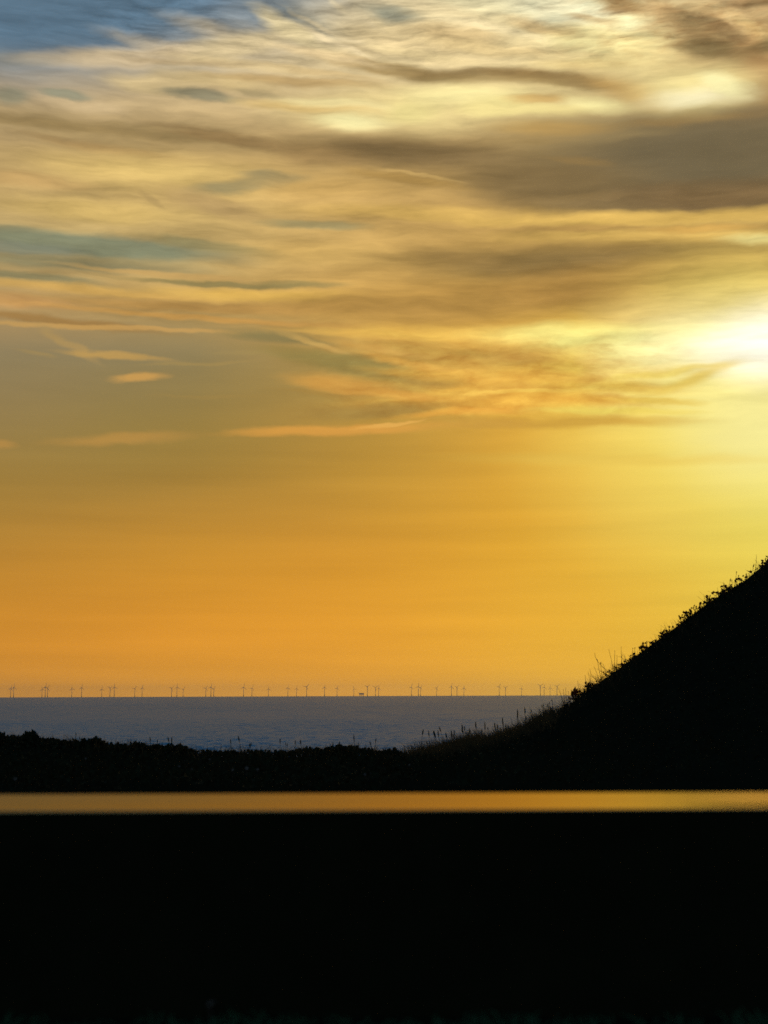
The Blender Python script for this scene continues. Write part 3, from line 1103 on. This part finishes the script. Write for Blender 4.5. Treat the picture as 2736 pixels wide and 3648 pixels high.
for _ in range(95):        # small leaf sprays that stick up from the ridge of the slope
    u = random.uniform(2030, 2790)
    g = ground_at(u, random.uniform(0, .08))
    lean = Vector((random.gauss(-.02, .02), random.gauss(0, .02), random.uniform(.02, .06)))
    for _k in range(random.randint(2, 7)):
        p = g + lean * random.random() + Vector((random.gauss(0, .025), random.gauss(0, .03), 0))
        b.leaf(p, rand_dir(0), rand_dir(-.5), random.uniform(.02, .05), random.uniform(.5, .9))
spr = b.build('ridge_leaves', M_SPRAY)
tag(spr, 'reddish backlit leaves along the ridge of the dune slope', 'ground cover', None, 'stuff')

# loose fringe of fine grass on the ridge
b = MB()


def fringe(u0, u1, n, h0, h1, wid, lean):
    for _ in range(n):
        u = u0 + (u1 - u0) * random.random() ** (0.62 if u0 in (1440, 1450) else 1.0)
        g = ground_at(u, abs(random.gauss(0, .35)))
        hgt = random.uniform(h0, h1)
        tip = g + Vector((random.gauss(lean, .06), random.gauss(0, .05), hgt))
        b.blade(g, tip, (random.gauss(-lean * .4, .02), 0, hgt * .08), wid * random.uniform(.6, 1.2))


fringe(1440, 1700, 3000, .05, .16, .003, -.03)
fringe(1650, 1990, 2600, .04, .13, .003, -.03)
fringe(1450, 1720, 1100, .1, .24, .0026, -.04)
fringe(1680, 1980, 800, .08, .19, .0026, -.04)
fringe(1960, 2250, 260, .05, .14, .0022, -.04)
fringe(2250, 2760, 170, .05, .15, .0022, -.03)
fringe(-80, 1440, 1100, .05, .16, .0022, 0)
rg = b.build('ridge_grass', M_FRINGE)
tag(rg, 'fine backlit grass fringing the bank and the foot of the slope', 'grass', None, 'stuff')
b = MB()
for _ in range(3500):
    u = random.uniform(-200, 2900)
    g = ground_at(u, random.uniform(.3, 6.5))
    hgt = random.uniform(.05, .16)
    b.blade(g, g + Vector((random.gauss(0, .05), random.gauss(0, .05), hgt)), (0, 0, 0), .003)
fg = b.build('dune_grass', M_GRASS)
tag(fg, 'short dark grass scattered over the bank and slope', 'grass', None, 'stuff')


def stalk(parent, base, tip, head, hw, bend=0.0):
    """A grass stalk with a spindle seed head; all in the clump's own coordinates."""
    base, tip = Vector(base), Vector(tip)
    d = tip - base
    side = Vector((bend, 0, 0))
    pts = []
    for i in range(7):
        t = i / 6
        pts.append(base + d * t + side * (4 * t * (1 - t)))
    s = MB()
    s.tube(pts, [.0032 - .0016 * i / 6 for i in range(7)], 5)
    so = s.build('stalk', M_STALK, parent)
    if head > 0:
        dirn = (pts[-1] - pts[-2]).normalized()
        hp = [tip - dirn * head * (1 - k) for k in (0, .15, .4, .7, .9, 1.0)]
        hb = MB()
        hb.tube(hp, [.002, hw * .75, hw, hw * .85, hw * .5, .001], 7)
        hb.build('seed_head', M_STALK, so)


def clump(u, name, label, cat, group, stalks, nblades, blade_h, spread, wid=.003):
    """stalks: (base u, tip u, tip v, head length in px, head half width in px, bend px)"""
    g = ground_at(u, 0.06)
    s = g.y / FPX
    t = empty(name, g, label, cat, group)
    for (bu, tu, tv2, hl, hw, bend) in stalks:
        q = ground_at(bu, 0.06 + random.uniform(0, .1))
        tip = at(tu, tv2, q.y)
        stalk(t, q - g - Vector((0, 0, .01)), tip - g, hl * s, hw * s * .8, bend * s)
    if nblades:
        b = MB()
        if nblades <= 16:
            spread = min(spread, 7)
        for _ in range(nblades):
            x = random.gauss(0, spread * s)
            q = ground_at(u + x / s, 0.06 + random.uniform(0, .12))
            hgt = random.uniform(.35, 1.0) * blade_h * s
            lean = random.gauss(0, .35) * hgt
            b.blade(q - g, q - g + Vector((lean, random.gauss(0, .1) * hgt, hgt)), (-lean * .25, 0, hgt * .05), wid * random.uniform(.6, 1.2))
        b.build('blades', M_GRASS, t)
    return t


GN, GG = 'grass_clump', 'grass clumps with seed heads on the skyline'
clump(272, GN, 'thin upright grass stems between two shrubs on the left bank', 'grass', GG,
      [(272, 271, 2609, 14, 2, 0), (262, 228, 2615, 0, 2, 4), (282, 284, 2625, 10, 2.5, 0)], 14, 45, 12)
clump(540, GN, 'single slanting seed stalk on the left bank', 'grass', GG, [(545, 534, 2624, 18, 2.6, 0), (563, 561, 2634, 12, 2, 0)], 8, 35, 14)
clump(606, GN, 'two seed stalks side by side, one upright and one leaning left', 'grass', GG, [(612, 598, 2624, 20, 2.8, 0), (611, 613, 2624, 22, 2.8, 0)], 10, 40, 10)
clump(850, GN, 'sparse grass with two tall leaning seed stalks left of the middle', 'grass', GG,
      [(829, 821, 2632, 18, 2.4, 0), (862, 848, 2620, 22, 3, 2), (884, 896, 2644, 14, 2.4, 0), (893, 889, 2647, 16, 2.6, 0)], 22, 50, 22)
clump(1005, GN, 'two thin straight seed stalks just left of the picture centre', 'grass', GG, [(999, 998, 2630, 18, 2.6, 0), (1021, 1018, 2645, 10, 2, 0), (1026, 1024, 2648, 10, 2, 0)], 16, 40, 14)
clump(1072, GN, 'grass with one bent seed stalk leaning left near the centre of the bank', 'grass', GG,
      [(1052, 1052, 2636, 16, 2.4, 0), (1085, 1070, 2634, 18, 3, -3), (1090, 1092, 2655, 14, 2.6, 0)], 24, 45, 16)
clump(1187, GN, 'short pair of seed stalks above the wide low shrub', 'grass', GG, [(1188, 1186, 2642, 16, 2.4, 0), (1210, 1209, 2640, 10, 2, 0)], 8, 35, 12)
clump(1264, GN, 'tallest single stem with a thin head in the middle of the bank', 'grass', GG, [(1266, 1260, 2616, 26, 2.4, 0), (1278, 1278, 2645, 10, 2, 0)], 10, 40, 10)
clump(1325, GN, 'two curved stems right of the tallest single stem', 'grass', GG, [(1325, 1317, 2640, 14, 2.4, 2), (1336, 1340, 2630, 16, 2.2, -2)], 16, 40, 14)
clump(1535, GN, 'grass clump with five leaning heads, first on the grassy slope', 'grass', GG,
      [(1500, 1508, 2598, 20, 3.4, -3), (1532, 1527, 2602, 22, 2.6, 0), (1552, 1543, 2602, 24, 2.6, 4), (1580, 1546, 2602, 28, 2.8, -4),
       (1578, 1560, 2600, 26, 2.8, -3), (1590, 1564, 2588, 20, 3, 3)], 110, 75, 34, .0026)
clump(1600, GN, 'grass clump with short thick heads right of the five leaning heads', 'grass', GG,
      [(1595, 1588, 2608, 22, 3, 0), (1610, 1608, 2612, 14, 3, 0), (1622, 1606, 2600, 16, 2.6, 2), (1617, 1618, 2600, 22, 2.6, 0)], 90, 65, 22, .0026)
clump(1655, GN, 'dense grass clump with a forked pair of leaning heads', 'grass', GG,
      [(1660, 1645, 2579, 22, 3, 0), (1656, 1645, 2592, 20, 3, 0), (1662, 1654, 2586, 16, 2.6, 0), (1678, 1672, 2594, 22, 3.4, 0), (1645, 1640, 2622, 14, 3, 0)], 100, 60, 22, .0026)
clump(1700, GN, 'grass clump with one thick upright head above the others', 'grass', GG, [(1699, 1694, 2570, 26, 3.2, 0), (1717, 1716, 2598, 14, 2.6, 0)], 80, 55, 18, .0026)
clump(1730, GN, 'grass clump with one straight pointed head, right of the thick upright one', 'grass', GG, [(1729, 1727, 2571, 28, 2.8, 0), (1735, 1738, 2590, 10, 2, 0)], 80, 55, 16, .0026)
clump(1772, GN, 'grass clump with a pair of dark heads leaning left', 'grass', GG,
      [(1766, 1762, 2574, 20, 3.2, 0), (1776, 1771, 2579, 18, 3.2, 0), (1786, 1783, 2590, 16, 2.4, 0)], 80, 50, 16, .0026)
clump(1797, GN, 'grass clump with the longest slanting head above the middle of the slope foot', 'grass', GG, [(1797, 1789, 2554, 34, 3, 0), (1806, 1801, 2580, 20, 2.6, 0)], 70, 50, 14, .0026)
clump(1846, GN, 'grass clump with two long leaning heads crossing each other', 'grass', GG,
      [(1850, 1843, 2527, 22, 3, 0), (1843, 1843, 2537, 24, 2.4, 0), (1842, 1821, 2557, 0, 2, -3)], 70, 50, 16, .0026)
clump(1872, GN, 'grass clump with one tall straight head high on the slope foot', 'grass', GG, [(1873, 1869, 2518, 26, 2.8, 0), (1874, 1873, 2553, 14, 2.8, 0)], 60, 45, 14, .0026)
clump(1900, GN, 'feathery grass clump with thin bent stems, below the last turbines', 'grass', GG, [(1893, 1886, 2518, 0, 2, 2), (1900, 1892, 2526, 12, 2, 0)], 80, 60, 14, .0024)
clump(1935, GN, 'feathery grass clump with several upright thin stems near the horizon', 'grass', GG,
      [(1932, 1919, 2518, 0, 2, 2), (1936, 1930, 2510, 12, 2, 0), (1939, 1935, 2506, 12, 2, 0), (1957, 1950, 2506, 12, 2, 2), (1960, 1957, 2500, 8, 2, 2), (1972, 1965, 2490, 10, 2, 1)], 70, 55, 16, .0024)
clump(2012, GN, 'spiky grass tuft crossing the horizon at the dune slope', 'grass', GG,
      [(2015, 1990, 2452, 0, 2, 0), (2012, 2007, 2454, 0, 2, 0), (2019, 2015, 2450, 0, 2, 0), (2022, 2025, 2460, 0, 2, 0)], 34, 55, 9, .0026)
clump(2068, GN, 'short grass tuft behind a curling leaf just above the horizon', 'grass', GG, [(2066, 2058, 2424, 0, 2, 0), (2075, 2064, 2436, 0, 2, 1)], 30, 50, 14, .0024)
clump(2095, GN, 'short spiky grass tuft second above the horizon', 'grass', GG, [(2092, 2084, 2403, 0, 2, 0), (2107, 2095, 2392, 0, 2, 1), (2105, 2104, 2402, 0, 2, 0)], 30, 45, 14, .0024)
clump(2142, GN, 'grass tuft with crossed stems and a blade arching to the left', 'grass', GG,
      [(2145, 2127, 2348, 8, 2, 0), (2146, 2140, 2358, 8, 2.4, 0), (2146, 2102, 2382, 0, 2, -12), (2165, 2147, 2364, 0, 2, 2), (2143, 2116, 2375, 0, 2, 0)], 16, 40, 14, .0024)
clump(2188, GN, 'tall fanned grass tuft with a long blade arching left, highest on the slope', 'grass', GG,
      [(2188, 2118, 2325, 0, 2, -16), (2187, 2168, 2312, 0, 2, 3), (2191, 2190, 2316, 0, 2, 0), (2200, 2198, 2334, 0, 2, 0), (2222, 2213, 2302, 0, 2, -2), (2214, 2216, 2330, 0, 2, 0)], 34, 50, 12, .0026)
clump(2262, GN, 'single hooked stem with tiny leaves on the middle of the slope', 'grass', GG, [(2256, 2254, 2308, 4, 2, 0), (2257, 2262, 2306, 4, 2, 2)], 10, 30, 14, .0024)
clump(2448, GN, 'short stiff stem with a dark knob on the slope', 'grass', GG, [(2450, 2447, 2176, 14, 2.4, 0)], 10, 22, 14, .0024)
clump(2520, GN, 'three short spikes leaning left on the upper slope', 'grass', GG, [(2517, 2509, 2123, 0, 2, 0), (2525, 2518, 2127, 0, 2, 0), (2527, 2530, 2120, 8, 2.4, 0)], 12, 25, 8, .0024)
clump(2582, GN, 'two curved blades leaning left on the upper slope', 'grass', GG, [(2590, 2577, 2082, 14, 2.2, -2), (2592, 2577, 2074, 0, 2, 3), (2570, 2555, 2093, 0, 2, 2)], 10, 25, 14, .0024)
clump(2618, GN, 'thin stems with dark dangling heads near the top of the slope', 'grass', GG,
      [(2606, 2603, 2060, 12, 2.4, 0), (2624, 2607, 2065, 5, 2.4, 0), (2630, 2624, 2035, 7, 2.2, 0), (2634, 2632, 2048, 8, 2.4, 0), (2626, 2625, 2058, 12, 2.6, 0)], 14, 25, 12, .0024)
clump(2690, GN, 'thin tall stem above the leaves at the right edge', 'grass', GG, [(2702, 2695, 1976, 0, 2, 2), (2688, 2686, 2010, 12, 2.6, 0)], 8, 25, 12, .0024)

# curling leafy plant at the horizon
g = ground_at(2046, .05)
s = g.y / FPX
t = empty('leafy_plant', g, 'small plant with three curling leaves just above the horizon on the slope', 'plant')
b = MB()
for (tu, tv2, w) in ((2034, 2455, 9), (2036, 2462, 8), (2050, 2444, 8), (2056, 2450, 7), (2042, 2466, 7)):
    tip = at(tu, tv2, g.y) - g
    b.leaf(tip * .35, tip + Vector((0, 0, -.015)), rand_dir(.2), tip.length * .65, .38)
    b.leaf(tip * .2 + Vector((.012, 0, 0)), rand_dir(.3), rand_dir(.2), .025, .5)
b.build('leaves', M_SPRAY, t)
b = MB()
b.tube([(0, 0, -.01), (-.01, 0, .03), (-.02, 0, .06)], [.005, .004, .002], 5)
b.build('stem', M_STEM, t)

# ------------------------------------------------------------------ pale blooms on the dark bank
def on_ground(u, v):
    """where the ray through pixel (u, v) meets the ground, past the wall"""
    r = ray(u, v)
    y = d_rear + .5 if v < 2830 else 0.5
    while y < 30:
        p = EYE + r * (y / r.y)
        if p.z < hz(p.x, p.y):
            return Vector((p.x, p.y, hz(p.x, p.y)))
        y += .02
    return None


def bloom(u, v, size, label, group, name='pale_bloom', lift=.07):
    g = on_ground(u, v)
    if g is None:
        return
    t = empty(name, g, label, 'flower', group)
    b = MB()
    c = Vector((0, -.01, lift))
    tilt = Vector((random.uniform(-.3, .3), -.75, .65)).normalized()
    a1 = tilt.cross(Vector((1, 0, 0))).normalized()
    a2 = tilt.cross(a1)
    for k in range(5):
        q = k * 2 * math.pi / 5 + random.random()
        d = a1 * math.cos(q) + a2 * math.sin(q) + tilt * .25
        b.leaf(c, d, tilt, size, 1.0)
    b.build('petals', M_BLOOM, t)
    b = MB()
    b.tube([c - tilt * .002, c + tilt * size * .12, c + tilt * size * .16], [size * .2, size * .18, size * .05], 8)
    b.build('flower_centre', M_BLOOMC, t)
    b = MB()
    b.tube([(0, 0, -.01), (0, 0, lift * .5), c - tilt * .002], [.003, .003, .002], 5)
    b.build('stem', M_STEM, t)


BG = 'pale blooms on the dark bank'
bloom(55, 2812, .016, 'lone pale bloom near the golden wall top at the far left', BG)
bloom(306, 2730, .012, 'faint bloom alone below the broad leafy shrub', BG)
bloom(639, 2760, .013, 'left faint bloom of a pair below the two upright seed stalks', BG)
bloom(686, 2771, .015, 'right brighter bloom of a pair below the two upright seed stalks', BG)
bloom(747, 2733, .012, 'dim bloom highest on the bank, left of the bright bloom', BG)
bloom(829, 2775, .014, 'bloom left of the brightest one on the bank', BG)
bloom(879, 2768, .02, 'brightest pale bloom in the middle of the dark bank', BG)
bloom(918, 2773, .014, 'bloom right of the brightest one on the bank', BG)
bloom(1301, 2794, .014, 'left bloom of the pair near the middle of the wall top', BG)
bloom(1315, 2790, .014, 'right bloom of the pair near the middle of the wall top', BG)
bloom(1458, 2755, .012, 'faint bloom alone on the foot of the grassy slope', BG)

# ------------------------------------------------------------------ short grass at the foot of the wall
b = MB()
for _ in range(14000):
    x = random.uniform(-1.6, 1.6)
    y = random.uniform(1.7, 2.97)
    thick = 0.5 + 0.5 * vnoise(x, y, .11, 5.0) + 0.3 * vnoise(x, y, .04, 2.0)
    if random.random() > 0.25 + thick:
        continue
    z = hz(x, y)
    hgt = random.uniform(.006, .02) * (0.7 + max(0, thick))
    p = Vector((x, y, z))
    b.blade(p, p + Vector((random.gauss(0, .02), random.gauss(0, .015), hgt)), (0, 0, hgt * .3), .0022)
lw = b.build('short_grass', M_LAWN)
tag(lw, 'dim short grass at the foot of the low wall', 'grass', None, 'stuff')
CG = 'tiny pale flowers in the short grass'
bloom(749, 3640, .006, 'largest tiny pale flower in the grass at the bottom left of centre', CG, 'tiny_flower', .035)
bloom(762, 3630, .004, 'smaller tiny flower beside the largest one at the bottom', CG, 'tiny_flower', .035)
bloom(831, 3594, .005, 'tiny pale flower closest to the wall foot, left of centre', CG, 'tiny_flower', .03)
bloom(2266, 3622, .005, 'tiny pale flower alone in the grass at the bottom right', CG, 'tiny_flower', .03)

# ------------------------------------------------------------------ sea haze
m, n = mat('sea_haze')
pv_ = n.n('ShaderNodeVolumePrincipled')
pv_.inputs['Color'].default_value = (1.0, 0.9, 0.72, 1)
pv_.inputs['Density'].default_value = 2.6e-5
pv_.inputs['Anisotropy'].default_value = 0.7
o = n.n('ShaderNodeOutputMaterial')
n.t.links.new(pv_.outputs[0], o.inputs['Volume'])
b = MB()
b.box((-24000, -600, -45), (24000, 21500, 118))
hzb = b.build('haze', m)
tag(hzb, 'warm sea haze that veils the far turbines and the horizon', 'haze', None, 'stuff')
